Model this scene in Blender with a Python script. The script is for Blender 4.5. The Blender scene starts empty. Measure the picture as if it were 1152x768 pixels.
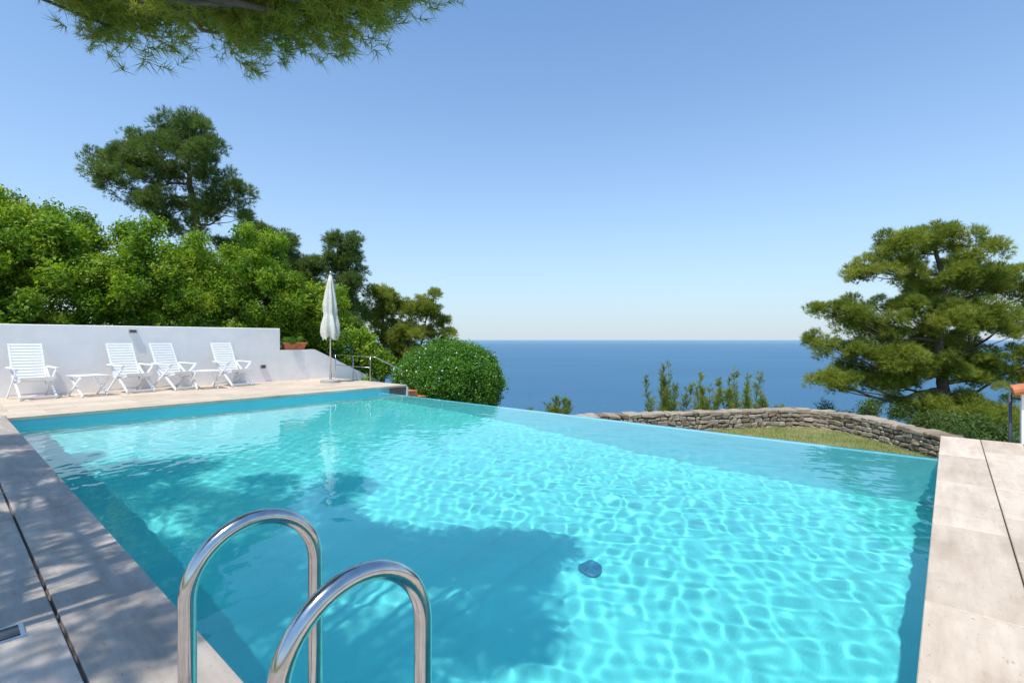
import bpy, math, random
import numpy as np
from mathutils import Vector, Matrix, noise
random.seed(7); rng=np.random.default_rng(11)
scene=bpy.context.scene
TH=math.radians(-41.1)          # the pool terrace is turned against the world axes
C,S=math.cos(TH),math.sin(TH)
def L2W(x,y,z=0): return (C*x-S*y, S*x+C*y, z)
def W2L(X,Y): return (C*X+S*Y, -S*X+C*Y)

# ---------------------------------------------------------------- materials
def mat(name):
    m=bpy.data.materials.new(name); m.use_nodes=True
    nt=m.node_tree; b=nt.nodes.get('Principled BSDF'); return m,nt,b
def N(nt,t,**k):
    n=nt.nodes.new(t)
    for a,v in k.items(): setattr(n,a,v)
    return n
def ramp(nt,fac,stops):
    r=N(nt,'ShaderNodeValToRGB'); e=r.color_ramp.elements
    while len(e)<len(stops): e.new(.5)
    for i,(p,c) in enumerate(stops):
        e[i].position=p; e[i].color=(*c,1)
    nt.links.new(fac,r.inputs[0]); return r.outputs[0]
def noisetex(nt,scale,detail=4,rough=.55,vec=None,sc=None):
    n=N(nt,'ShaderNodeTexNoise'); n.inputs['Scale'].default_value=scale
    n.inputs['Detail'].default_value=detail; n.inputs['Roughness'].default_value=rough
    if vec is not None:
        if sc is not None:
            mp=N(nt,'ShaderNodeMapping'); mp.inputs['Scale'].default_value=sc
            nt.links.new(vec,mp.inputs[0]); vec=mp.outputs[0]
        nt.links.new(vec,n.inputs['Vector'])
    return n.outputs[0]
def mix(nt,f,a,b,mode='MIX'):
    m=N(nt,'ShaderNodeMix',data_type='RGBA',blend_type=mode)
    if isinstance(f,float): m.inputs[0].default_value=f
    else: nt.links.new(f,m.inputs[0])
    for v,i in ((a,6),(b,7)):
        if isinstance(v,tuple): m.inputs[i].default_value=(*v,1)
        else: nt.links.new(v,m.inputs[i])
    return m.outputs[2]
def bump(nt,b,h,strength=.3,dist=.01):
    n=N(nt,'ShaderNodeBump'); n.inputs['Strength'].default_value=strength
    n.inputs['Distance'].default_value=dist
    nt.links.new(h,n.inputs['Height']); nt.links.new(n.outputs[0],b.inputs['Normal'])
def objco(nt): return N(nt,'ShaderNodeTexCoord').outputs['Object']

def simple(name,col,rough=.6,metal=0,nscale=8,var=.15,bmp=0,bd=.005):
    m,nt,b=mat(name); co=objco(nt); f=noisetex(nt,nscale,5,.6,co)
    lo=tuple(c*(1-var) for c in col); hi=tuple(min(1,c*(1+var)) for c in col)
    nt.links.new(ramp(nt,f,[(.3,lo),(.7,hi)]),b.inputs['Base Color'])
    b.inputs['Roughness'].default_value=rough; b.inputs['Metallic'].default_value=metal
    if bmp: bump(nt,b,noisetex(nt,nscale*6,4,.6,co),bmp,bd)
    return m

def travertine(name,dark,light,axis,blotf=.6):
    m,nt,b=mat(name); co=objco(nt)
    at=N(nt,'ShaderNodeAttribute',attribute_name='rnd')
    sh=N(nt,'ShaderNodeVectorMath',operation='MULTIPLY_ADD')
    nt.links.new(at.outputs['Vector'],sh.inputs[0]); sh.inputs[1].default_value=(13,17,5)
    nt.links.new(co,sh.inputs[2]); v=sh.outputs[0]
    sc=(1,7,1) if axis=='x' else (7,1,1)
    f=noisetex(nt,1.6,7,.62,v,sc)
    c=ramp(nt,f,[(.25,dark),(.5,tuple((a+bb)/2 for a,bb in zip(dark,light))),(.75,light)])
    blot=noisetex(nt,1.1,4,.6,co)
    c=mix(nt,blotf,c,ramp(nt,blot,[(.3,(.72,.7,.68)),(.65,(1,1,1))]),'MULTIPLY')
    st=noisetex(nt,5,6,.7,co)
    c=mix(nt,blotf*.8,c,ramp(nt,st,[(.34,(.72,.69,.65)),(.5,(1,1,1))]),'MULTIPLY')
    tone=ramp(nt,at.outputs['Fac'],[(0,(.82,.80,.78)),(1,(1,1,1))])
    c=mix(nt,1.0,c,tone,'MULTIPLY')
    pores=noisetex(nt,22,6,.7,v,(1,3,1) if axis=='x' else (3,1,1))
    pc=ramp(nt,pores,[(.30,(.50,.44,.38)),(.40,(1,1,1))])
    c=mix(nt,.8,c,pc,'MULTIPLY')
    nt.links.new(c,b.inputs['Base Color'])
    b.inputs['Roughness'].default_value=.62
    bump(nt,b,pores,.25,.004)
    return m
M_trav=travertine('travertine',(.37,.32,.28),(.60,.54,.48),'x')
M_travr=travertine('travertine_warm',(.54,.42,.31),(.79,.67,.53),'y',.45)
M_grout=simple('grout',(.20,.17,.15),.9)
M_white=simple('whitewash',(.87,.84,.81),.85,nscale=2.5,var=.05,bmp=.35,bd=.006)
M_wood=simple('white_paint',(.82,.83,.84),.5,nscale=12,var=.05)
M_steel,nt,b=mat('polished_steel'); b.inputs['Metallic'].default_value=1
nt.links.new(ramp(nt,noisetex(nt,30,3,.5,objco(nt)),[(.3,(.52,.50,.48)),(.7,(.62,.60,.58))]),b.inputs['Base Color'])
nt.links.new(ramp(nt,noisetex(nt,14,4,.6,objco(nt)),[(.3,(.08,)*3),(.8,(.22,)*3)]),b.inputs['Roughness'])
M_terra=simple('terracotta',(.52,.17,.07),.8,nscale=6,var=.25)
M_canvas=simple('canvas',(.62,.60,.52),.85,nscale=10,var=.08,bmp=.2)
M_conc=simple('concrete',(.38,.37,.35),.9,nscale=8,var=.15,bmp=.4)
M_dark=simple('dark_plastic',(.05,.06,.07),.5)
M_drain=simple('drain_plastic',(.02,.20,.32),.5)
M_bark=simple('bark',(.15,.11,.08),.95,nscale=9,var=.4,bmp=.8,bd=.02)
M_stone,nt,b=mat('field_stone')
at=N(nt,'ShaderNodeAttribute',attribute_name='rnd')
c=ramp(nt,at.outputs['Fac'],[(0,(.24,.18,.12)),(.35,(.36,.29,.21)),(.7,(.45,.38,.29)),(1,(.30,.26,.22))])
c=mix(nt,.7,c,ramp(nt,noisetex(nt,9,6,.7,objco(nt)),[(.3,(.45,.42,.38)),(.65,(1,1,1))]),'MULTIPLY')
nt.links.new(c,b.inputs['Base Color']); b.inputs['Roughness'].default_value=.95
bump(nt,b,noisetex(nt,25,6,.7,objco(nt)),.8,.02)

# pool finish (small mosaic)
def poolmat(name,col):
    m,nt,b=mat(name); co=objco(nt)
    f=noisetex(nt,1.3,4,.5,co)
    c=ramp(nt,f,[(.3,tuple(x*.93 for x in col)),(.7,tuple(x*1.05 for x in col))])
    vo=N(nt,'ShaderNodeTexVoronoi'); vo.inputs['Scale'].default_value=38; vo.distance='CHEBYCHEV'
    vo.inputs['Randomness'].default_value=0.0
    nt.links.new(co,vo.inputs['Vector'])
    t=ramp(nt,vo.outputs['Distance'],[(.44,(1,1,1)),(.5,(.88,.92,.92))])
    c=mix(nt,1.0,c,t,'MULTIPLY')
    nt.links.new(c,b.inputs['Base Color']); b.inputs['Roughness'].default_value=.6
    return m
M_pool=poolmat('pool_mosaic',(.13,.72,.71)); M_poolw=poolmat('pool_wall_mosaic',(.24,.68,.74))

M_water,nt,b=mat('clear_water'); nt.nodes.remove(b)
g=N(nt,'ShaderNodeBsdfGlass'); g.inputs['IOR'].default_value=1.33; g.inputs['Roughness'].default_value=0
g.inputs['Color'].default_value=(.97,1,1,1)
nt.links.new(g.outputs[0],nt.nodes['Material Output'].inputs[0])

def leafmat(name,c1,c2,c3,trans=.35):
    m,nt,b=mat(name)
    ge=N(nt,'ShaderNodeNewGeometry'); oi=N(nt,'ShaderNodeObjectInfo')
    a=N(nt,'ShaderNodeMath',operation='MULTIPLY'); a.inputs[1].default_value=.55
    nt.links.new(oi.outputs['Random'],a.inputs[0])
    a2=N(nt,'ShaderNodeMath',operation='MULTIPLY_ADD'); a2.inputs[1].default_value=.45
    nt.links.new(ge.outputs['Random Per Island'],a2.inputs[0]); nt.links.new(a.outputs[0],a2.inputs[2])
    c=ramp(nt,a2.outputs[0],[(0,c1),(.5,c2),(1,c3)])
    nt.links.new(c,b.inputs['Base Color']); b.inputs['Roughness'].default_value=.5
    b.inputs['Specular IOR Level'].default_value=.35
    t=N(nt,'ShaderNodeBsdfTranslucent')
    nt.links.new(mix(nt,1.0,c,(1.3,1.35,.6),'MULTIPLY'),t.inputs[0])
    ms=N(nt,'ShaderNodeMixShader'); ms.inputs[0].default_value=trans
    nt.links.new(b.outputs[0],ms.inputs[1]); nt.links.new(t.outputs[0],ms.inputs[2])
    nt.links.new(ms.outputs[0],nt.nodes['Material Output'].inputs[0]); return m
M_lpine=leafmat('pine_needles',(.06,.11,.025),(.12,.19,.04),(.20,.26,.06))
M_lpiney=leafmat('pine_needles_light',(.12,.16,.02),(.25,.30,.04),(.40,.40,.08),.4)
M_lhedge=leafmat('hedge_leaves',(.06,.14,.01),(.20,.33,.022),(.44,.50,.045),.45)
M_lbush=leafmat('bush_leaves',(.045,.15,.02),(.10,.25,.025),(.19,.35,.04),.4)
M_ldark=leafmat('oak_leaves',(.04,.085,.015),(.08,.135,.025),(.13,.18,.035),.35)
M_grass=leafmat('grass_blades',(.12,.19,.04),(.24,.28,.06),(.40,.36,.12),.3)
M_flower=simple('white_petals',(.8,.78,.74),.6)

# ---------------------------------------------------------------- mesh helpers
def link(o,parent=None):
    scene.collection.objects.link(o)
    if parent: o.parent=parent
    return o
def newobj(name,verts,faces,mats,parent=None,smooth=False,mi=None,local=False,rnd=None):
    me=bpy.data.meshes.new(name); me.from_pydata([tuple(v) for v in verts],[],[tuple(f) for f in faces])
    if not isinstance(mats,(list,tuple)): mats=[mats]
    for m in mats: me.materials.append(m)
    if mi is not None: me.polygons.foreach_set('material_index',mi)
    if smooth: me.polygons.foreach_set('use_smooth',[True]*len(me.polygons))
    if rnd is not None:
        a=me.attributes.new('rnd','FLOAT','FACE'); a.data.foreach_set('value',rnd)
    me.update(); o=bpy.data.objects.new(name,me); link(o,parent)
    if local: o.rotation_euler=(0,0,TH)
    return o
class MB:
    def __init__(s): s.v=[];s.f=[];s.m=[];s.r=[]
    def add(s,v,f,m=0,r=0.5):
        n=len(s.v); s.v+= [tuple(p) for p in v]; s.f+=[tuple(i+n for i in q) for q in f]
        s.m+=[m]*len(f); s.r+=[r]*len(f)
    def box(s,x0,x1,y0,y1,z0,z1,m=0,r=.5,ch=0):
        if ch:
            v=[(x0,y0,z0),(x1,y0,z0),(x1,y1,z0),(x0,y1,z0),(x0,y0,z1-ch),(x1,y0,z1-ch),(x1,y1,z1-ch),(x0,y1,z1-ch),
               (x0+ch,y0+ch,z1),(x1-ch,y0+ch,z1),(x1-ch,y1-ch,z1),(x0+ch,y1-ch,z1)]
            f=[(0,3,2,1),(0,1,5,4),(1,2,6,5),(2,3,7,6),(3,0,4,7),(4,5,9,8),(5,6,10,9),(6,7,11,10),(7,4,8,11),(8,9,10,11)]
        else:
            v=[(x0,y0,z0),(x1,y0,z0),(x1,y1,z0),(x0,y1,z0),(x0,y0,z1),(x1,y0,z1),(x1,y1,z1),(x0,y1,z1)]
            f=[(0,3,2,1),(4,5,6,7),(0,1,5,4),(1,2,6,5),(2,3,7,6),(3,0,4,7)]
        s.add(v,f,m,r)
    def beam(s,a,b,w,t,m=0,up=(0,1,0)):
        a=Vector(a);b=Vector(b);d=(b-a).normalized();u=Vector(up); sx=d.cross(u)
        if sx.length<.01: sx=d.cross(Vector((1,0,0)))
        sx.normalize(); u=sx.cross(d).normalized()
        v=[]
        for p in (a,b):
            for i,j in ((-1,-1),(1,-1),(1,1),(-1,1)): v.append(p+u*(w/2*i)+sx*(t/2*j))
        s.add(v,[(0,1,2,3),(7,6,5,4),(0,4,5,1),(1,5,6,2),(2,6,7,3),(3,7,4,0)],m)
    def tube(s,pts,rad,k=8,m=0,cap=True):
        pts=[Vector(p) for p in pts]; n=len(pts)
        if not hasattr(rad,'__len__'): rad=[rad]*n
        t0=(pts[1]-pts[0]).normalized()
        ref=Vector((1,0,0)) if abs(t0.x)<.8 else Vector((0,1,0))
        u=t0.cross(ref).normalized(); v=[]
        for i,p in enumerate(pts):
            t=(pts[min(i+1,n-1)]-pts[max(i-1,0)]).normalized()
            u=(u-t*u.dot(t)).normalized(); w=t.cross(u)
            for j in range(k):
                a=2*math.pi*j/k; v.append(p+(u*math.cos(a)+w*math.sin(a))*rad[i])
        f=[]
        for i in range(n-1):
            for j in range(k):
                j2=(j+1)%k; f.append((i*k+j,i*k+j2,(i+1)*k+j2,(i+1)*k+j))
        if cap: f.append(tuple(range(k-1,-1,-1))); f.append(tuple((n-1)*k+j for j in range(k)))
        s.add(v,f,m)
    def obj(s,name,mats,parent=None,smooth=False,local=False,rnd=False):
        return newobj(name,s.v,s.f,mats,parent,smooth,s.m,local,s.r if rnd else None)
def empty(name,loc=(0,0,0),rz=0):
    e=bpy.data.objects.new(name,None); e.location=loc; e.rotation_euler=(0,0,rz); scene.collection.objects.link(e); return e

# ---------------------------------------------------------------- pool & terrace (terrace-local coordinates)
NE,RE,LE,FE=.713,-.09,-10.9,7.5     # near, right, left coping edges, infinity edge
WZ=-.15
WALLX=-14.8
mb=MB(); PX0,PX1,PY0,PY1=LE-.03,RE+.03,NE-.03,7.36
dl,dr=-1.35,-2.1
nx=20
def fz(x): 
    t=(x-PX0)/(PX1-PX0); t=min(1,max(0,(t-.15)/.6)); t=t*t*(3-2*t); return dl+(dr-dl)*t
xs=[PX0+(PX1-PX0)*i/nx for i in range(nx+1)]
for i in range(nx):
    a,b_=xs[i],xs[i+1]
    mb.add([(a,PY0,fz(a)),(b_,PY0,fz(b_)),(b_,PY1,fz(b_)),(a,PY1,fz(a))],[(0,1,2,3)],0)
    mb.add([(a,PY0,fz(a)),(b_,PY0,fz(b_)),(b_,PY0,-.045),(a,PY0,-.045)],[(3,2,1,0)],1)
    mb.add([(a,PY1,fz(a)),(b_,PY1,fz(b_)),(b_,PY1,WZ-.02),(a,PY1,WZ-.02)],[(0,1,2,3)],1)
    mb.add([(a,PY1,WZ-.02),(b_,PY1,WZ-.02),(b_,FE,WZ-.006),(a,FE,WZ-.006)],[(0,1,2,3)],1)
    mb.add([(a,FE,WZ-.006),(b_,FE,WZ-.006),(b_,FE+.06,-2.6),(a,FE+.06,-2.6)],[(0,1,2,3)],1)
for x,fl in ((PX0,False),(PX1,True)):
    q=[(x,PY0,fz(x)),(x,PY1,fz(x)),(x,PY1,-.045),(x,PY0,-.045)]
    mb.add(q,[(0,1,2,3) if not fl else (3,2,1,0)],1)
    q=[(x,PY1,fz(x)),(x,FE+.2,fz(x)),(x,FE+.2,-.045),(x,PY1,-.045)]
    mb.add(q,[(0,1,2,3) if not fl else (3,2,1,0)],1)
pool=mb.obj('swimming_pool',[M_pool,M_poolw],local=True)
pool.cycles.is_caustics_receiver=True

# water surface with real ripples
gx,gy=420,264
X=np.linspace(PX0,PX1,gx); Y=np.linspace(PY0,FE,gy); XX,YY=np.meshgrid(X,Y)
Z=np.zeros_like(XX); n=60
for i in range(n):
    lam=math.exp(rng.uniform(math.log(.11),math.log(.75))); k=2*math.pi/lam
    a=rng.uniform(0,6.28); ph=rng.uniform(0,6.28)
    slope=.0050 if lam<.35 else .0028
    Z+=slope/k*np.sin(k*(math.cos(a)*XX+math.sin(a)*YY)+ph+1.2*np.sin(XX*1.1+YY*1.5+i))
calm=.75+.35*np.sin(XX*.55+.6*np.sin(YY*.7))*np.sin(YY*.8+1)
ed=np.minimum(1,(FE-YY)/.25)
V=np.stack([XX,YY,WZ+Z*ed*calm],-1).reshape(-1,3)
idx=np.arange(gx*gy).reshape(gy,gx)
F=np.stack([idx[:-1,:-1],idx[:-1,1:],idx[1:,1:],idx[1:,:-1]],-1).reshape(-1,4)
def fastmesh(name,V,F,mats,smooth=False):
    me=bpy.data.meshes.new(name); k=F.shape[1]
    me.vertices.add(len(V)); me.vertices.foreach_set('co',V.astype(np.float32).ravel())
    me.loops.add(F.size); me.loops.foreach_set('vertex_index',F.astype(np.int32).ravel())
    me.polygons.add(len(F)); me.polygons.foreach_set('loop_start',np.arange(len(F),dtype=np.int32)*k)
    me.polygons.foreach_set('loop_total',np.full(len(F),k,dtype=np.int32))
    if not isinstance(mats,(list,tuple)): mats=[mats]
    for m in mats: me.materials.append(m)
    me.update(calc_edges=True)
    if smooth: me.polygons.foreach_set('use_smooth',[True]*len(F))
    me.validate(); return me
wat=link(bpy.data.objects.new('pool_water',fastmesh('pool_water',V,F,M_water,True))); wat.rotation_euler=(0,0,TH)
wat.cycles.is_caustics_caster=True

# deck slabs
def tile_rect(mb,x0,x1,y0,y1,lx,ly,gap=.008,brick=True,top=0.0,jit=0.0012,off=0):
    ny=max(1,round((y1-y0)/ly)); ly=(y1-y0)/ny
    nxn=max(1,round((x1-x0)/lx)); lx=(x1-x0)/nxn
    for j in range(ny):
        o=(lx/2 if (brick and j%2) else 0)
        xs=[x0]+[x0+o+lx*i for i in range(0 if o else 1,nxn+1)]
        xs=[x for x in xs if x<x1-.02]+[x1]
        for i in range(len(xs)-1):
            z=top+random.uniform(-jit,jit)
            mb.box(xs[i]+gap/2,xs[i+1]-gap/2,y0+ly*j+gap/2,y0+ly*(j+1)-gap/2,-.05,z,0,random.random(),ch=.004)
def tile_rect_y(mb,x0,x1,y0,y1,lx,ly,gap=.006,top=0.0,jit=.0012,brick=True):
    m2=MB(); tile_rect(m2,y0,y1,x0,x1,ly,lx,gap,brick,top,jit)
    mb.add([(v[1],v[0],v[2]) for v in m2.v],[tuple(reversed(f)) for f in m2.f],0)
    mb.r[-len(m2.f):]=m2.r
cw=.365
mb=MB()
tile_rect(mb,LE-cw,RE+.0,NE-cw,NE,1.5,cw,brick=False)                 # near coping
tile_rect(mb,WALLX,RE+3.6,NE-cw-.006-4.8,NE-cw-.006,.62,.40)          # near paving
mb.obj('pool_deck',[M_trav],local=True,rnd=True)
mb=MB()
tile_rect_y(mb,LE-cw,LE,NE+.006,FE+.75,cw,1.5,brick=False)
tile_rect_y(mb,WALLX,LE-cw-.006,NE-cw,FE+.75,.5,.9)
mb.obj('sun_terrace',[M_travr],local=True,rnd=True)
mb=MB()
tile_rect_y(mb,RE,RE+cw,NE-cw,FE+.76,cw,1.35,brick=False)
tile_rect_y(mb,RE+cw+.001,RE+3.6,NE-cw,FE+.76,.36,.9)
mb.obj('side_deck',[M_travr],local=True,rnd=True)
mb=MB()
mb.box(WALLX,RE+3.6,NE-5.2,NE-.031,-3.4,-.03)
mb.box(WALLX,LE-.031,NE-.03,FE+.73,-3.4,-.031)
mb.box(RE+.031,RE+3.6,NE-.03,FE+.74,-3.4,-.031)
mb.obj('terrace_foundation',[M_grout],local=True)
mb=MB()
mb.box(WALLX,LE+.0,FE+.731,FE+.78,-3.3,-.052)
mb.box(RE+.0,RE+3.6,FE+.741,FE+.79,-3.3,-.052)
mb.obj('terrace_edge_wall',[M_white],local=True)

# floor drain
mb=MB(); dx,dy=-2.57,4.08
dz=fz(dx)+.004
mb.tube([(dx,dy,dz),(dx,dy,dz+.02),(dx,dy,dz+.03)],[.125,.125,.10],24)
for a in range(0,360,45):
    r=math.radians(a); mb.tube([(dx+.03*math.cos(r),dy+.03*math.sin(r),dz+.034),(dx+.1*math.cos(r),dy+.1*math.sin(r),dz+.034)],.006,6)
d=mb.obj('pool_drain',[M_drain],local=True); d.cycles.is_caustics_receiver=True
mb=MB(); lx,ly=-2.89,.19
mb.box(lx-.07,lx+.07,ly-.05,ly+.05,-.01,.006,0,ch=.003); mb.box(lx-.05,lx+.05,ly-.032,ly+.032,.0062,.009,1)
mb.obj('deck_drain_cover',[M_steel,M_dark],local=True)  # small drain cover plate in the near paving, not a lamp

# ladder
lad=empty('pool_ladder',(0,0,0),TH)
ya,yb,zt,zc=.445,.81,.67,.49
for i,x in enumerate((-1.556,-1.006)):
    R=(yb-ya)/2; pts=[(x,ya,.0),(x,ya,.25)]
    for k in range(0,25):
        a=math.pi-math.pi*k/24; pts.append((x,(ya+yb)/2+R*math.cos(a),zc+(zt-zc)*math.sin(a)))
    pts+=[(x,yb,.2),(x,yb,-.3),(x,yb,-1.0),(x,yb,-1.25)]
    m=MB(); m.tube(pts,.0225,24); m.obj('handrail_%d'%(i+1),[M_steel],lad,True)
    m=MB(); m.tube([(x,ya,.0),(x,ya,.012),(x,ya,.025)],[.05,.05,.026],24); m.obj('flange_%d'%(i+1),[M_steel],lad,True)
for i,z in enumerate((-.35,-.62,-.89,-1.16)):
    m=MB(); m.box(-1.53,-1.03,yb-.04,yb+.04,z-.012,z+.012,0,ch=.004); m.obj('step_%d'%(i+1),[M_steel],lad)

# ---------------------------------------------------------------- garden walls
mb=MB()
WH=1.53
mb.box(WALLX-.28,WALLX,-5,6.62,-3,WH-.0,ch=.012)
prof=[(6.62,.9),(7.7,.9),(10.4,-.4)]
v=[];f=[]
for (y,z) in prof:
    v+=[(WALLX-.27,y,-3),(WALLX-.003,y,-3),(WALLX-.003,y,z),(WALLX-.27,y,z)]
for i in range(2):
    a=i*4;bq=a+4
    f+=[(a+1,bq+1,bq+2,a+2),(a+2,bq+2,bq+3,a+3),(a+3,bq+3,bq,a)]
f.append((8,9,10,11))
mb.add(v,f)
mb.obj('garden_wall',[M_white],local=True)
mb=MB(); mb.box(WALLX+.001,WALLX+.05,3.02,3.18,1.36,1.45,0,ch=.01)
mb.box(WALLX+.05,WALLX+.055,3.04,3.16,1.38,1.43,1); mb.obj('wall_fixture',[M_conc,M_dark],local=True)  # small dark vent high on the wall, not a lamp
mb=MB(); mb.box(WALLX+.001,WALLX+.06,6.05,6.2,.38,.5,0,ch=.01)
mb.box(WALLX+.06,WALLX+.065,6.07,6.18,.4,.47,1); mb.obj('wall_fixture.001',[M_conc,M_dark],local=True)  # small light box lower on the wall

pl=empty('terracotta_planter',L2W(WALLX-.14,7.1,.9),TH)
m=MB()
m.add([(-.09,-.28,0),(.09,-.28,0),(.09,.28,0),(-.09,.28,0),(-.13,-.34,.2),(.13,-.34,.2),(.13,.34,.2),(-.13,.34,.2)],
 [(0,3,2,1),(0,1,5,4),(1,2,6,5),(2,3,7,6),(3,0,4,7)])
m.box(-.15,.15,-.36,.36,.17,.22,0,ch=.008); m.obj('pot',[M_terra],pl)

# stone retaining wall round the lawn
path=[(-.5,12.2),(1.9,12.8),(4.3,13.35),(6.2,13.75),(7.5,14.0),(8.3,13.85),(8.7,13.2),(8.85,12.2),(8.82,11),(8.7,9.8),(8.6,8.6)]
def resample(p,step):
    P=[Vector(q).to_3d() if len(q)==2 else Vector(q) for q in p]; out=[]
    n=len(P)
    for i in range(n-1):
        p0,p1,p2,p3=P[max(i-1,0)],P[i],P[i+1],P[min(i+2,n-1)]
        for k in range(12):
            t=k/12
            out.append(.5*((2*p1)+(p2-p0)*t+(2*p0-5*p1+4*p2-p3)*t*t+(3*p1-p0-3*p2+p3)*t**3))
    out.append(P[-1]); return out
rp=resample(path,.1); cum=[0]
for i in range(1,len(rp)): cum.append(cum[-1]+(rp[i]-rp[i-1]).length)
def at_len(s):
    s=min(max(s,0),cum[-1]-1e-4)
    i=max(j for j in range(len(cum)) if cum[j]<=s); i=min(i,len(rp)-2)
    t=(s-cum[i])/(cum[i+1]-cum[i]); p=rp[i].lerp(rp[i+1],t); d=(rp[i+1]-rp[i]).normalized()
    return p,d,Vector((-d.y,d.x,0))
mb=MB(); GZ=-1.2
rows=[(-.25,.17),(-.08,.13),(.05,.11),(.16,.12),(.28,.10),(.38,.11)]
for (z,hh) in rows:
    s=random.uniform(0,.2); top=(z==.38)
    while s<cum[-1]-.2:
        l=random.uniform(.09,.30) if not top else random.uniform(.15,.38)
        for side in ((-1,1) if not top else (0,)):
            p,d,nn=at_len(s+l/2)
            th=.20 if side else .44
            cc=p+nn*(side*.115); vv=[]
            for dz in (0,1):
                for (i,j) in ((-1,-1),(1,-1),(1,1),(-1,1)):
                    q=cc+d*(i*(l/2-.006))+nn*(j*th/2)
                    q=Vector((q.x,q.y,GZ+z+dz*(hh-.008)))
                    q+=Vector([random.uniform(-.026,.026) for _ in range(3)]); vv.append(q)
            mb.add(vv,[(0,3,2,1),(4,5,6,7),(0,1,5,4),(1,2,6,5),(2,3,7,6),(3,0,4,7)],0,random.random())
        s+=l
sw=mb.obj('stone_wall',[M_stone],rnd=True)
bv=sw.modifiers.new('b','BEVEL'); bv.width=.02; bv.segments=1

# pillar with tiled cap at the right
pi=empty('garden_pillar',L2W(.80,8.42,0),TH)
m=MB(); m.box(-.17,.17,-.1,.1,-1.3,.58,ch=.01); m.obj('shaft',[M_white],pi)
m=MB()
for k in range(4):
    y0=-.15+k*.1
    m.tube([(-.24,y0-.0,.60),(0,y0,.66),(.24,y0,.60)],.052,10)
m.box(-.22,.22,-.14,.2,.581,.615,0,ch=.01)
m.obj('tile_cap',[M_terra],pi,False)
m=MB(); m.tube([(-.26,-.02,-.5),(-.26,-.02,.55)],.018,8); m.tube([(-.26,-.02,.5),(-.17,-.02,.5)],.012,8); m.obj('downpipe',[M_dark],pi,True)

# handrail on the terrace steps
hr=empty('stair_handrail',(0,0,0),TH)
m=MB()
y=FE+.66
m.tube([(-14.4,y,.74),(-12.5,y,.72),(-12.3,y+.05,.70),(-11.9,y+.9,.2),(-11.7,y+1.3,-.05)],.014,10)
m.tube([(-14.4,y,.42),(-12.5,y,.40)],.010,8)
for x,z in ((-14.4,.74),(-13.4,.73),(-12.5,.72)): m.tube([(x,y,-.01),(x,y,z)],.012,8)
m.tube([(-11.9,y+.9,-1.3),(-11.9,y+.9,.2)],.012,8)
m.obj('rail',[M_steel],hr,True)
mb=MB()
for i in range(7): mb.box(LE-1.1-.0,LE+.0-.0,FE+.79+.3*i,FE+.79+.3*(i+1),-1.5,-.17-.17*i,0,ch=.01)
mb.obj('garden_steps',[M_terra],local=True)

# umbrella (closed)
um=empty('closed_parasol',L2W(-13.1,7.27,0),TH)
m=MB(); m.tube([(0,0,.05),(0,0,3.1)],.022,12); m.obj('pole',[M_steel],um,True)
m=MB(); m.tube([(0,0,.001),(0,0,.07),(0,0,.09)],[.27,.27,.2],24); m.tube([(0,0,.09),(0,0,.28)],.035,12); m.obj('base',[M_conc],um)
m=MB(); ks=48; rings=[(1.30,.20),(1.42,.235),(1.62,.225),(1.85,.17),(1.92,.155),(1.98,.165),(2.2,.16),(2.5,.12),(2.8,.07),(3.02,.03)]
v=[];f=[]
for i,(z,r) in enumerate(rings):
    for k in range(ks):
        a=2*math.pi*k/ks; rr=r*(1+.22*math.cos(7*a+.4*i)*(1 if i<9 else .2)+.1*math.cos(3*a+i)); zz=z-(.12*(.5+.5*math.cos(5*a)) if i==0 else 0)
        v.append((rr*math.cos(a),rr*math.sin(a),zz))
for i in range(len(rings)-1):
    for k in range(ks):
        k2=(k+1)%ks; f.append((i*ks+k,i*ks+k2,(i+1)*ks+k2,(i+1)*ks+k))
f.append(tuple(9*ks+k for k in range(ks)))
m.add(v,f); m.obj('folded_canopy',[M_canvas],um,True)
m=MB(); m.tube([(0,0,3.0),(0,0,3.08),(0,0,3.13)],[.035,.03,.012],12); m.obj('finial',[M_steel],um,True)

# ---------------------------------------------------------------- deck chairs
def chair_mesh():
    m=MB(); w=.29
    for s in (-1,1):
        y=s*w
        m.beam((.40,y*.93,.02),(-.34,y*.93,.60),.024,.045)
        m.beam((-.46,y*1.02,.02),(.26,y*1.02,.60),.024,.045)
        m.beam((.30,y*1.06,.615),(-.42,y*1.06,.635),.055,.024,up=(0,1,0))
        m.beam((.33,y*.86,.40),(-.25,y*.86,.30),.024,.05)
        m.beam((-.20,y*.86,.28),(-.60,y*.86,1.10),.024,.05)
    m.beam((.40,-w,.06),(.40,w,.06),.03,.03); m.beam((-.44,-w,.06),(-.44,w,.06),.03,.03)
    for i in range(9):
        t=i/8; x=.33-.54*t; z=.428-.09*t+.012*math.cos(t*6.28)
        m.beam((x,-.27,z),(x,.27,z),.048,.016,up=(1,0,0))
    for i in range(13):
        t=i/12; x=-.225-.36*t; z=.355+.74*t; 
        a=Vector((x,-.27,z)); b_=Vector((x,.27,z))
        m.beam(a,b_,.044,.014,up=(-.44,0,.9))
    return m
cm=chair_mesh(); cme=None
def place(meobj,name,lx,ly,rz,s=1):
    x,y,_=L2W(lx,ly); o=bpy.data.objects.new(name,meobj); o.location=(x,y,0.002); o.rotation_euler=(0,0,TH+rz); o.scale=(s,s,s); link(o); return o
tmp=cm.obj('deck_chair',[M_wood]); cme=tmp.data; bpy.data.objects.remove(tmp)
for i,(ly,rz,lx) in enumerate(((1.30,.12,-14.1),(2.95,.22,-14.1),(3.82,.32,-14.1),(5.12,.2,-14.12))):
    place(cme,'deck_chair' if i==0 else 'deck_chair.%03d'%i,lx,ly,rz)
m=MB(); 
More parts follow.
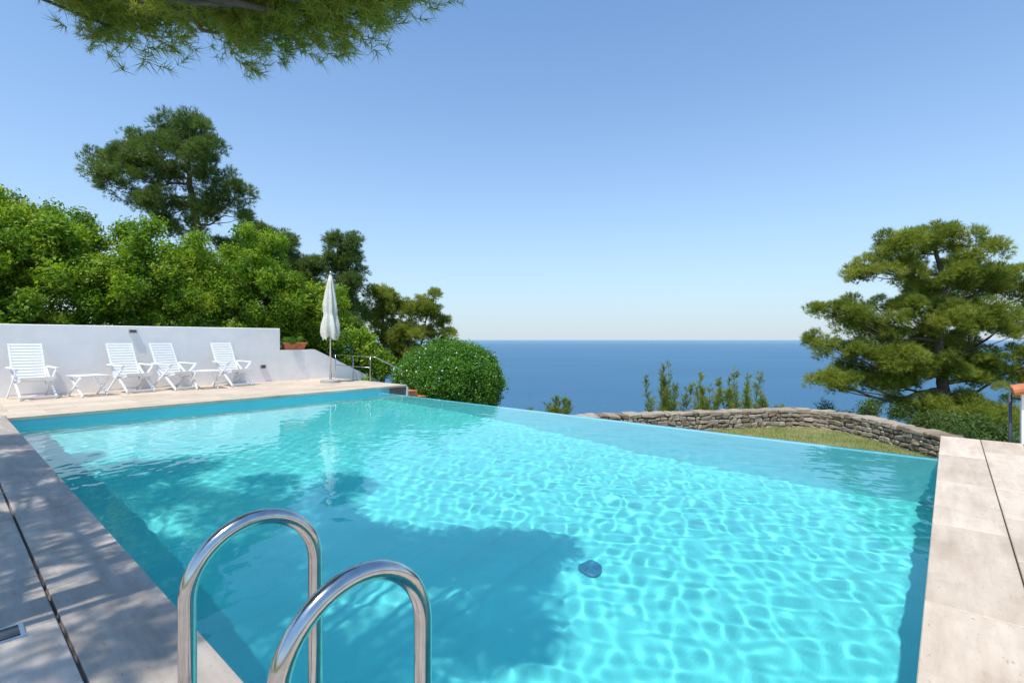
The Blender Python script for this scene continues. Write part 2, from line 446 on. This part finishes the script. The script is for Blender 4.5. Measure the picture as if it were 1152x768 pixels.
for s in (-1,1):
    m.beam((.27,s*.2,.01),(-.25,s*.2,.36),.022,.04); m.beam((-.27,s*.23,.01),(.25,s*.23,.36),.022,.04)
    m.beam((.3,s*.21,.372),(-.3,s*.21,.372),.03,.02)
for i in range(9): m.beam((-.29+.0725*i,-.25,.395),(-.29+.0725*i,.25,.395),.055,.016,up=(1,0,0))
tmp=m.obj('side_table',[M_wood]); tme=tmp.data; bpy.data.objects.remove(tmp)
place(tme,'slatted_table',-13.9,2.15,.2,1.1); place(tme,'slatted_table.001',-13.85,4.35,-.1,1.1)

# ---------------------------------------------------------------- foliage
def rand_dirs(n):
    d=rng.normal(size=(n,3)); return d/np.linalg.norm(d,axis=1,keepdims=True)
def leaf_clump(name,n,size,m,aspect=.45,flowers=0,power=.55):
    d=rand_dirs(n); r=rng.uniform(.1,1,n)**power
    lump=1+.22*np.sin(d[:,0]*6+1)*np.sin(d[:,1]*7)+.18*np.sin(d[:,2]*9+d[:,0]*4)
    P=d*(r*lump)[:,None]; P[:,2]*=.85
    nrm=rand_dirs(n)*.9+d*.5+np.array([0,0,.5]); nrm/=np.linalg.norm(nrm,axis=1,keepdims=True)
    t=np.cross(nrm,rand_dirs(n)); t/=np.linalg.norm(t,axis=1,keepdims=True); b=np.cross(nrm,t)
    s=size*rng.uniform(.6,1.3,n)[:,None]
    V=np.stack([P-t*s*.5,P+b*s*aspect*.5+nrm*s*.06,P+t*s*.5,P-b*s*aspect*.5+nrm*s*.06],1).reshape(-1,3)
    F=np.arange(4*n).reshape(n,4)
    me=fastmesh(name,V,F,[m,M_flower] if flowers else m)
    if flowers:
        mi=np.zeros(n,dtype=np.int32); mi[rng.choice(np.where(r>.85)[0],flowers,replace=False)]=1
        me.polygons.foreach_set('material_index',mi)
    return me
def pine_clump(name,tufts,needles,length,width,m,flat=.6):
    d=rand_dirs(tufts); d[:,2]=np.where(d[:,2]<-.4,-d[:,2],d[:,2])
    r=rng.uniform(.1,1,tufts)**.5; P=d*r[:,None]; P[:,2]*=flat
    ax=d*.8+np.array([0,0,.5])+rng.normal(size=d.shape)*.25; ax/=np.linalg.norm(ax,axis=1,keepdims=True)
    P=np.repeat(P,needles,0); ax=np.repeat(ax,needles,0); n=len(P)
    P=P+ax*rng.uniform(-.12,.1,n)[:,None]
    nd=ax*.75+rand_dirs(n)*.8; nd/=np.linalg.norm(nd,axis=1,keepdims=True)
    sd=np.cross(nd,rand_dirs(n)); sd/=np.linalg.norm(sd,axis=1,keepdims=True)
    l=length*rng.uniform(.7,1.2,n)[:,None]
    V=np.stack([P-sd*width*.5,P+sd*width*.5,P+nd*l],1).reshape(-1,3)
    return fastmesh(name,V,np.arange(3*n).reshape(n,3),m)
HEDGE=[leaf_clump('hedge_clump_%d'%i,620,.26,M_lhedge,.5) for i in range(4)]
BUSH=[leaf_clump('bush_clump_%d'%i,1000,.22,M_lbush,flowers=9) for i in range(3)]
OAK=[leaf_clump('oak_clump_%d'%i,800,.19,M_ldark) for i in range(3)]
PINE=[pine_clump('pine_clump_%d'%i,110,15,.30,.028,M_lpine,.85) for i in range(4)]
PINEY=[pine_clump('pine_clump_light_%d'%i,110,16,.32,.028,M_lpiney,.7) for i in range(4)]
PINEN=[pine_clump('pine_clump_near_%d'%i,190,26,.24,.013,M_lpiney,.7) for i in range(4)]

def scatter(parent,lobes,meshes,size,dens,shell=.45,tilt=.4,squash=1.0):
    cnt=0; pts=[]
    for (c,r) in lobes:
        if not hasattr(r,'__len__'): r=(r,r,r*.75)
        n=max(3,int(dens*(r[0]*r[1]*r[2])**(2/3)/size**2))
        d=rand_dirs(n); q=rng.uniform(shell,1,n)**.6
        for i in range(n):
            p=Vector((c[0]+d[i,0]*q[i]*r[0],c[1]+d[i,1]*q[i]*r[1],c[2]+d[i,2]*q[i]*r[2]))
            o=bpy.data.objects.new('foliage_%d'%cnt,random.choice(meshes)); cnt+=1
            s=size*random.uniform(.65,1.3); o.scale=(s,s,s*squash)
            o.location=p; o.rotation_euler=(random.uniform(-tilt,tilt),random.uniform(-tilt,tilt),random.uniform(0,6.28))
            link(o,parent); pts.append(p)
    return pts
def tree(name,trunk,rad,lobes,meshes,size,dens,twigs=.5,rs=1.0,rz=1.0,extra=0,**k):
    lobes=[(c,(r[0]*rs,r[1]*rs,r[2]*rz)) for c,r in lobes]
    main=list(lobes)
    for c,r in main:
        for _ in range(extra):
            a=random.uniform(0,6.28); h=random.uniform(-.5,.9)
            lobes.append(((c[0]+r[0]*1.0*math.cos(a),c[1]+r[1]*math.sin(a),c[2]+r[2]*h),(r[0]*.35,r[1]*.35,r[2]*.35)))
    e=empty(name); pts=scatter(e,lobes,meshes,size,dens,**k)
    mb=MB(); tr=resample(trunk,.1); n=len(tr)
    tr=[p+Vector((random.gauss(0,.02),random.gauss(0,.02),0)) for p in tr]
    rr=[rad*(1-.8*i/(n-1)) for i in range(n)]
    mb.tube(tr,rr,10)
    cl=[]
    for (c,r) in main:
        c=Vector(c); 
        cand=[i for i in range(n//4,n) if tr[i].z<c.z-.1] or [n//4]
        i=min(cand,key=lambda i:(tr[i]-c).length+ .3*abs(tr[i].z-(c.z-1)))
        a=tr[i]; mid=a.lerp(c,.5)+Vector((random.gauss(0,.12),random.gauss(0,.12),-.12*(c-a).length))
        L=resample([tuple(a),tuple(a.lerp(mid,.5)+Vector((0,0,.05))),tuple(mid),tuple(c)],.1)
        r0=rr[i]*.55; mb.tube(L,[max(.012,r0*(1-.8*j/(len(L)-1))) for j in range(len(L))],7)
        cl.append((c,L,r0))
    for p in pts:
        if random.random()<twigs:
            c,L,r0=min(cl,key=lambda q:(q[0]-p).length); a=L[random.randint(len(L)//2,len(L)-1)]
            m_=a.lerp(p,.5)+Vector((0,0,-.06)); mb.tube([a,m_,p],[.022,.015,.008],5)
    mb.obj('trunk',[M_bark],e,True); return e

# hedge behind the white wall
hl=[]
y=-3.5
while y<8.8:
    top=4.15-.06*max(0,y)+random.uniform(-.35,.3)
    if y>7.6: top-=.9
    x,yy,_=L2W(-16.6+random.uniform(-.4,.3),y); hl.append(((x,yy,top-1.0),(1.0,1.0,.9)))
    x,yy,_=L2W(-16.1,y+.3); hl.append(((x,yy,2.2+random.uniform(-.2,.3)),(.8,.9,.9)))
    x,yy,_=L2W(-16.0,y+.5); hl.append(((x,yy,1.55),(.7,.8,.5)))
    x,yy,_=L2W(-17.8+random.uniform(-.3,.3),y+.4); hl.append(((x,yy,top-.75+random.uniform(-.2,.4)),(1.0,1.0,.8)))
    for _ in range(6):
        x,yy,_z=L2W(-16.4+random.uniform(-1.3,.8),y+random.uniform(-.6,.6)); hl.append(((x,yy,random.uniform(1.9,top+.25)),(.32,.32,.45)))
    y+=.98
e=empty('hedge'); hp=scatter(e,hl,HEDGE,.34,2.1,shell=.35,tilt=1.2)
mb=MB()
for c,r in hl[::10]:
    mb.tube([(c[0],c[1],.5),(c[0]+.1,c[1],1.6),(c[0],c[1]+.1,c[2])],[.05,.04,.02],6)
mb.obj('stems',[M_bark],e,True)

# trees behind (world metres)
tree('pine_tree',[(-14.2,22,0),(-14.1,22,3),(-13.7,22,5.5),(-14.1,22,8),(-14.2,22,10)],.28,
 [((-17.6,22,8.9),(.8,1.0,.6)),((-17.0,21.5,8.0),(.9,1.0,.55)),((-16.0,22,9.3),(1.0,1.1,.7)),((-14.9,22.3,10.1),(1.1,1.2,.7)),((-13.7,21.8,9.9),(.95,1.1,.75)),
  ((-15.0,21.3,8.6),(1.2,1.3,.7)),((-13.3,21.6,8.5),(1.1,1.1,.65)),((-12.3,22,7.7),(.8,1.0,.5)),((-12.7,22.2,6.7),(.9,1.0,.45)),((-14.7,21.8,7.2),(1.3,1.2,.5)),((-16.2,22.4,7.5),(.8,.9,.4)),((-14.4,22.4,6.1),(1.0,1,.4))],
 PINE,.5,2.8,shell=.2,rs=1.05,rz=1.25,extra=1,tilt=.8)
tree('pine_tree.001',[(-12.1,25,0),(-12.1,25,3),(-12.2,25,6)],.2,
 [((-12.3,25,6.2),(1.1,1.1,.7)),((-11.1,25,5.6),(1.0,1,.6)),((-13.3,25,5.5),(1.0,1,.7)),((-12.0,24.6,4.9),(1.5,1.2,.8)),((-10.4,25,4.9),(.9,1,.6)),((-9.9,25,4.0),(.9,1,.8)),((-11.5,25,3.8),(1.5,1,.9))],PINE,.5,2.8,shell=.2,rz=1.2,extra=1,tilt=.8)
tree('pine_tree.002',[(-8.1,24,-1),(-8.2,24,3),(-8.0,24,6)],.18,
 [((-8.1,24,5.7),(.65,.8,.7)),((-8.5,24,5.0),(.7,.8,.6)),((-7.7,24,4.8),(.8,.8,.6)),((-8.1,24,3.9),(1.0,1,.8)),((-7.6,24,2.8),(1.0,1,.8)),((-8.6,24,2.6),(.9,1,.8)),((-8.0,24,1.6),(1.1,1,.8))],PINE,.42,3.0,shell=.2,rz=1.2,extra=1,tilt=.8)
tree('pine_tree.003',[(-6.7,26,-2),(-6.7,26,1),(-6.7,26,3.3)],.16,
 [((-6.9,26,3.3),(.9,.9,.7)),((-6.2,26,2.7),(.8,.9,.6)),((-7.0,26,2.0),(1.1,1,.8)),((-6.0,26,1.3),(1.0,1,.7)),((-6.6,26,.4),(1.3,1,.8))],PINEY,.45,3.0,shell=.2,rs=1.05,rz=1.3,extra=1,tilt=.8)
tree('pine_tree.004',[(-4.8,26,-4),(-4.8,26,0),(-4.4,26,2.5)],.14,
 [((-4.5,26,3.0),(.6,.7,.5)),((-3.8,26,2.5),(.6,.7,.35)),((-5.1,26,2.3),(.7,.8,.45)),((-4.4,26,1.6),(.9,.9,.4)),((-3.7,26,1.2),(.5,.7,.3)),((-5.2,26,.8),(.9,.9,.6)),((-4.7,26,-.1),(1.1,.9,.6)),((-5.7,26,1.6),(.7,.7,.5))],PINEY,.38,2.6,shell=.1,rz=1.2,extra=1,tilt=.8)
tree('oak_tree',[(-14.5,13.6,1),(-14.6,13.7,3),(-14.7,13.8,4.8)],.16,
 [((-14.8,13.9,4.7),(1.0,1,.8)),((-13.9,13.9,4.3),(.9,.9,.7)),((-15.6,13.6,4.2),(1.0,1,.9)),((-14.3,13.9,3.4),(1.2,1,.8))],OAK,.42,2.4,shell=.3,extra=2,tilt=.9)
e=empty('shrub'); scatter(e,[((-5.6,17.2,.9),(.9,.8,.7)),((-6.9,17.6,1.3),(1.1,.9,.9)),((-4.9,17.6,.1),(.8,.8,.6))],HEDGE,.4,3.0,shell=.4,tilt=.8)
# rounded flowering bush: even shell of leaf clumps plus inner growth
e=empty('round_bush'); gd=math.pi*(3-math.sqrt(5)); nb=190
for i in range(nb):
    zz=1-1.75*i/(nb-1); rr_=math.sqrt(max(0,1-zz*zz)); a=gd*i; q=random.uniform(.88,.98)
    o=bpy.data.objects.new('foliage_%d'%i,random.choice(BUSH)); s=random.uniform(.26,.36); o.scale=(s,s,s)
    o.location=(-1.93+1.52*q*rr_*math.cos(a),15.5+1.5*q*rr_*math.sin(a),-.10+1.15*q*zz)
    o.rotation_euler=(random.uniform(-1,1),random.uniform(-1,1),random.uniform(0,6.28)); link(o,e)
scatter(e,[((-1.93,15.5,-.3),(1.2,1.2,.9))],BUSH,.5,2.5,shell=.1,tilt=1.0)
tree('pine_tree.005',[(13.6,15.5,-5),(13.4,15.4,-1.5),(12.9,15.2,1),(13.0,15.1,2.6),(12.6,15,4)],.22,
 [((12.3,15,4.2),(.85,.8,.45)),((11.3,15,3.9),(.6,.7,.35)),((13.2,15.1,4.1),(.6,.7,.4)),((10.8,14.9,3.35),(.75,.8,.4)),((12.1,14.8,3.3),(1.0,.8,.45)),((13.5,15,3.3),(.8,.8,.45)),((14.7,15.2,3.0),(.9,.8,.5)),
  ((9.9,15,2.0),(.7,.8,.4)),((10.9,15,2.1),(.8,.8,.4)),((9.7,15,.95),(.6,.7,.3)),((10.9,15.1,.9),(.85,.8,.4)),((12.2,14.7,1.7),(.9,.8,.45)),((13.6,14.8,1.9),(.9,.8,.5)),((14.8,15.1,1.6),(1.0,.8,.5)),
  ((9.5,15,-.05),(.6,.6,.25)),((10.6,15.1,-.15),(.8,.8,.35)),((11.9,15,.3),(.9,.8,.4)),((13.2,14.8,.4),(.9,.8,.45)),((14.5,15,.1),(1.1,.8,.5)),((11.6,15.2,-.9),(.9,.8,.35)),((13.0,15,-.9),(1.0,.9,.45)),((14.6,15,-1.2),(1.2,.9,.6)),((12.2,15,-1.7),(.8,.8,.4)),((15.8,15,.8),(.9,1,1.2)),((15.8,15.3,2.6),(.8,1,.7)),
  ((12.8,16,2.6),(1.2,.8,.5)),((12.0,16,-.2),(1.4,.8,.7)),((14.2,16,.8),(1.4,.8,.7)),((12.6,15.8,1.0),(1.3,.8,.5)),((14.4,16,2.4),(1.0,.8,.5)),((11.3,16,1.5),(.9,.8,.4))],
 PINEY,.36,2.5,shell=.1,twigs=.35,rs=1.02,rz=1.2,extra=1,tilt=.6)
# pine whose crown reaches over the near side of the pool
def lw(x,y,z): return L2W(x,y,z)
ol=[]
for (x,y,z,r,h) in ((-4.6,5.3,4.85,.55,.22),(-4.1,5.2,4.72,.5,.25),(-3.6,5.15,4.62,.5,.28),(-3.1,5.1,4.5,.5,.3),(-2.65,5.0,4.42,.5,.3),(-2.2,5.0,4.42,.45,.28),(-1.8,5.0,4.52,.4,.25),(-1.4,5.05,4.76,.4,.18),(-.98,5.1,4.92,.35,.1),
    (-3.6,4.8,4.95,.8,.3),(-2.5,4.7,4.95,.7,.3)):
    k=.62; ol.append(((x*k,y*k,1.2+(z-1.2)*k),(r*k,r*k*1.1,h*k)))
for (x,y,z,r) in ((-6.8,-.9,4.9,.8),(-6.0,-1.6,4.9,.8),(-5.6,-.3,4.7,.7),(-4.8,-1.4,4.8,.8),(-4.5,-.2,4.5,.7),(-3.9,-2.2,4.9,.8),(-3.6,-.6,4.6,.8),(-3.0,.5,4.5,.6),(-2.6,-1.4,4.8,.8),(-2.2,-.3,4.6,.7),(-1.9,.4,4.6,.5),(-2.6,1.0,4.4,.5),
                  (-5.3,-2.6,4.9,.9),(-7.8,-1.6,4.8,.7),(-8.8,-2.2,4.9,.6),(-7.2,-2.8,5,.8),(-5.1,.5,4.6,.5)):
    ol.append((lw(x,y,z),(r,r,r*.4)))
tr=[lw(-3,-5.0,-.3),lw(-2.9,-4.3,1.5),lw(-2.7,-3.4,3.0),lw(-2.6,-2.2,3.9),lw(-2.6,-.8,4.4)]
tree('pine_tree.006',tr,.22,ol,PINEN,.34,3.6,shell=.1,twigs=.4,tilt=.6)

# young pines / feathery shrubs beyond the stone wall
def plume(name,x,y,z0,h,w,n):
    P=[];A_=[]
    mbp=MB()
    for i in range(n):
        a=random.uniform(0,6.28); rr=w*math.sqrt(random.random()); hh=h*random.uniform(.55,1)*(1-.3*rr/w)
        bx,by=x+rr*.4*math.cos(a),y+rr*.4*math.sin(a); tx,ty=x+rr*math.cos(a)+random.gauss(0,.08),y+rr*math.sin(a)
        mbp.tube([(bx,by,z0),((bx+tx)/2,(by+ty)/2,z0+hh*.5),(tx,ty,z0+hh)],[.012,.009,.004],4)
        for j in range(34):
            t=random.uniform(.25,1); q=Vector((bx+(tx-bx)*t,by+(ty-by)*t,z0+hh*t)); L=.36*(1.12-t)+.06
            dd=Vector((random.gauss(0,1),random.gauss(0,1),1.5)).normalized()
            for k in range(18):
                P.append(tuple(q+dd*L*random.random())); A_.append(tuple(dd))
    P=np.array(P); m_=len(P); nd=rand_dirs(m_)*.7+np.array(A_)*.8; nd/=np.linalg.norm(nd,axis=1,keepdims=True)
    sd=np.cross(nd,rand_dirs(m_)); sd/=np.linalg.norm(sd,axis=1,keepdims=True)
    l=rng.uniform(.08,.16,m_)[:,None]
    V=np.stack([P-sd*.007,P+sd*.007,P+nd*l],1).reshape(-1,3)
    e=empty(name); mbp.obj('stems',[M_bark],e,True)
    link(bpy.data.objects.new('foliage',fastmesh('plume',V,np.arange(3*m_).reshape(-1,3),M_lpiney)),e)
for i,(x,y,z0,h,w,n) in enumerate(((4.9,16,-2.2,3.0,.8,17),(6.25,16.2,-2.2,2.75,.6,12),(7.3,16,-2.2,3.0,.75,16),(1.45,14.3,-2.0,1.95,.55,11),(.1,14,-1.8,1.4,.4,6),(.75,14.6,-1.8,1.5,.4,7),(8.1,15.6,-2,1.5,.5,7))):
    plume('young_pine' if i==0 else 'young_pine.%03d'%i,x,y,z0,h,w,n)
e=empty('low_shrub'); scatter(e,[((9.9,13.5,-1.0),(.6,.6,.4)),((11,12.5,-1.2),(.9,.9,.5)),((5.6,15.2,-1.9),(1.6,.5,.8)),((9.6,15,-1.3),(.8,.6,.5)),
  ((9.7,11.5,-1.1),(.7,.8,.5)),((9.9,10.2,-1.0),(.8,.9,.5)),((11.2,10.8,-1.2),(1.0,1.0,.6)),((9.8,8.9,-1.0),(.8,.8,.5)),((8.0,15.5,-1.6),(1.0,.5,.5))],OAK,.3,2.5,tilt=.9)
scatter(pl,[((0,0,.27),(.16,.3,.12))],BUSH,.12,2.5)

# ---------------------------------------------------------------- terrain
def sst(t): t=np.clip(t,0,1); return t*t*(3-2*t)
def spaced(lo,hi,n,c=0,w=12):
    a=np.linspace(np.arcsinh((lo-c)/w),np.arcsinh((hi-c)/w),n); return c+w*np.sinh(a)
GX=spaced(-160,160,260,0,14); GY=spaced(-90,150,260,10,14); A,B=np.meshgrid(GX,GY)
XL=C*A+S*B; YL=-S*A+C*B
d=np.maximum(np.maximum(B-15.2,A-10.2),0)
low=-1.2-.62*d-.3*sst(d)
hill=1.0+.10*np.clip(-15.1-XL,0,40)-.45*np.maximum(0,B-30)
mk=sst((-A-.33*B)/3.5)*sst((-15.05-XL)/.5)
H=low*(1-mk)+np.maximum(hill,low)*mk
fp=((XL>-15.0)&(XL<3.4)&(YL>-4.6)&(YL<8.1))
H+=.06*np.sin(A*1.3)*np.sin(B*1.7+1)*(d>0)+.5*np.sin(A*.21+1)*np.sin(B*.17)*sst(d/10)
H[fp]=-3.0
H=np.maximum(H,-75)
V=np.stack([A,B,H],-1).reshape(-1,3); gx,gy=len(GX),len(GY); idx=np.arange(gx*gy).reshape(gy,gx)
F=np.stack([idx[:-1,:-1],idx[:-1,1:],idx[1:,1:],idx[1:,:-1]],-1).reshape(-1,4)
M_ground,nt,b=mat('dry_lawn'); co=objco(nt)
c=ramp(nt,noisetex(nt,1.2,6,.65,co),[(.3,(.13,.18,.05)),(.5,(.24,.25,.08)),(.7,(.38,.32,.16))])
c=mix(nt,.5,c,ramp(nt,noisetex(nt,30,5,.7,co),[(.3,(.5,.5,.4)),(.7,(1,1,1))]),'MULTIPLY')
nt.links.new(c,b.inputs['Base Color']); b.inputs['Roughness'].default_value=1
bump(nt,b,noisetex(nt,20,5,.7,co),.8,.05)
link(bpy.data.objects.new('ground',fastmesh('ground',V,F,M_ground,True)))
n=26000; gxp=rng.uniform(.5,8.6,n); gyp=rng.uniform(8.5,13.9,n); lx_,ly_=W2L(gxp,gyp); k=(ly_>8.4); gxp,gyp=gxp[k],gyp[k]; n=len(gxp)
dens=np.sin(gxp*1.7+np.sin(gyp*2.1))*np.sin(gyp*1.3); k=rng.uniform(-1,1,n)<dens+.7; gxp,gyp=gxp[k],gyp[k]; n=len(gxp)
P=np.stack([gxp,gyp,np.full(n,-1.2)],-1); nd=rand_dirs(n)*.5+np.array([0,0,1]); sd=rand_dirs(n); sd[:,2]=0
l=rng.uniform(.03,.09,n)[:,None]
V=np.stack([P-sd*.006,P+sd*.006,P+nd*l],1).reshape(-1,3)
link(bpy.data.objects.new('grass',fastmesh('grass',V,np.arange(3*n).reshape(-1,3),M_grass)))

# ---------------------------------------------------------------- sea
M_sea,nt,b=mat('sea_water'); co=objco(nt)
n1=noisetex(nt,.0016,5,.6,co,(1,3,1)); 
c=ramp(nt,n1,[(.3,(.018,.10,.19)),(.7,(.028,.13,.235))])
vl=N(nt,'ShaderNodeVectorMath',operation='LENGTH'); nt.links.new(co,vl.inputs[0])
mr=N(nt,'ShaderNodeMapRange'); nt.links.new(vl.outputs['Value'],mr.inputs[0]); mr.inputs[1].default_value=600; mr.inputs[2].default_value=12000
c=mix(nt,mr.outputs[0],c,(.12,.225,.33))  # distance haze painted into the sea's base colour, paler towards the horizon
nt.links.new(c,b.inputs['Base Color']); b.inputs['Roughness'].default_value=.35; b.inputs['IOR'].default_value=1.33
b.inputs['Specular IOR Level'].default_value=.3
bump(nt,b,noisetex(nt,.22,8,.65,co,(1,2.2,1)),.9,1.2)
V=[];Fq=[]; R=[0,200,600,2000,6000,20000,60000]; K=64
V=[(0,0,-45)]
for r in R[1:]:
    for k in range(K): V.append((r*math.cos(6.28318*k/K),r*math.sin(6.28318*k/K),-45))
for k in range(K): Fq.append((0,1+k,1+(k+1)%K))
for i in range(len(R)-2):
    for k in range(K):
        a=1+i*K; Fq.append((a+k,a+K+k,a+K+(k+1)%K,a+(k+1)%K))
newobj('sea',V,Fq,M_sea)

# ---------------------------------------------------------------- light
sx,sy,_=L2W(.24,-.97)
az=math.atan2(sx,sy)%(2*math.pi); el=math.radians(66)
sd=Vector((math.sin(az)*math.cos(el),math.cos(az)*math.cos(el),math.sin(el)))
sl=bpy.data.lights.new('sun','SUN'); sl.energy=4.8; sl.angle=math.radians(.53); sl.color=(1,.95,.87)
so=bpy.data.objects.new('sun',sl); so.rotation_euler=sd.to_track_quat('Z','Y').to_euler(); so.location=(0,0,30); link(so)
sl.cycles.is_caustics_light=True
w=bpy.data.worlds.new('World'); scene.world=w; w.use_nodes=True; nt=w.node_tree
sk=nt.nodes.new('ShaderNodeTexSky'); sk.sky_type='NISHITA'; sk.sun_disc=False; sk.sun_elevation=el; sk.sun_rotation=az
sk.air_density=1.0; sk.dust_density=.6; sk.ozone_density=1.5; sk.altitude=50
bg=nt.nodes['Background']; bg.inputs[1].default_value=.145
tc=N(nt,'ShaderNodeTexCoord'); sp=N(nt,'ShaderNodeSeparateXYZ'); nt.links.new(tc.outputs['Generated'],sp.inputs[0])
mx=N(nt,'ShaderNodeMath',operation='MAXIMUM'); nt.links.new(sp.outputs['Z'],mx.inputs[0]); mx.inputs[1].default_value=0
ml=N(nt,'ShaderNodeMath',operation='MULTIPLY'); nt.links.new(mx.outputs[0],ml.inputs[0]); ml.inputs[1].default_value=-3.7
ex=N(nt,'ShaderNodeMath',operation='EXPONENT'); nt.links.new(ml.outputs[0],ex.inputs[0])
m9=N(nt,'ShaderNodeMath',operation='MULTIPLY'); nt.links.new(ex.outputs[0],m9.inputs[0]); m9.inputs[1].default_value=.95
tint=mix(nt,1.0,sk.outputs[0],(.86,1.30,1.58),'MULTIPLY')
nt.links.new(mix(nt,m9.outputs[0],tint,(4.5,5.15,5.7)),bg.inputs[0])
scene.view_settings.view_transform='Standard'; scene.view_settings.look='None'; scene.view_settings.exposure=0

cam=bpy.data.cameras.new('camera'); cam.sensor_width=36; cam.lens=17.66; cam.clip_start=.05; cam.clip_end=200000
co_=bpy.data.objects.new('camera',cam); co_.location=(0,0,1.2); co_.rotation_euler=(math.radians(89.8),0,0); link(co_); scene.camera=co_
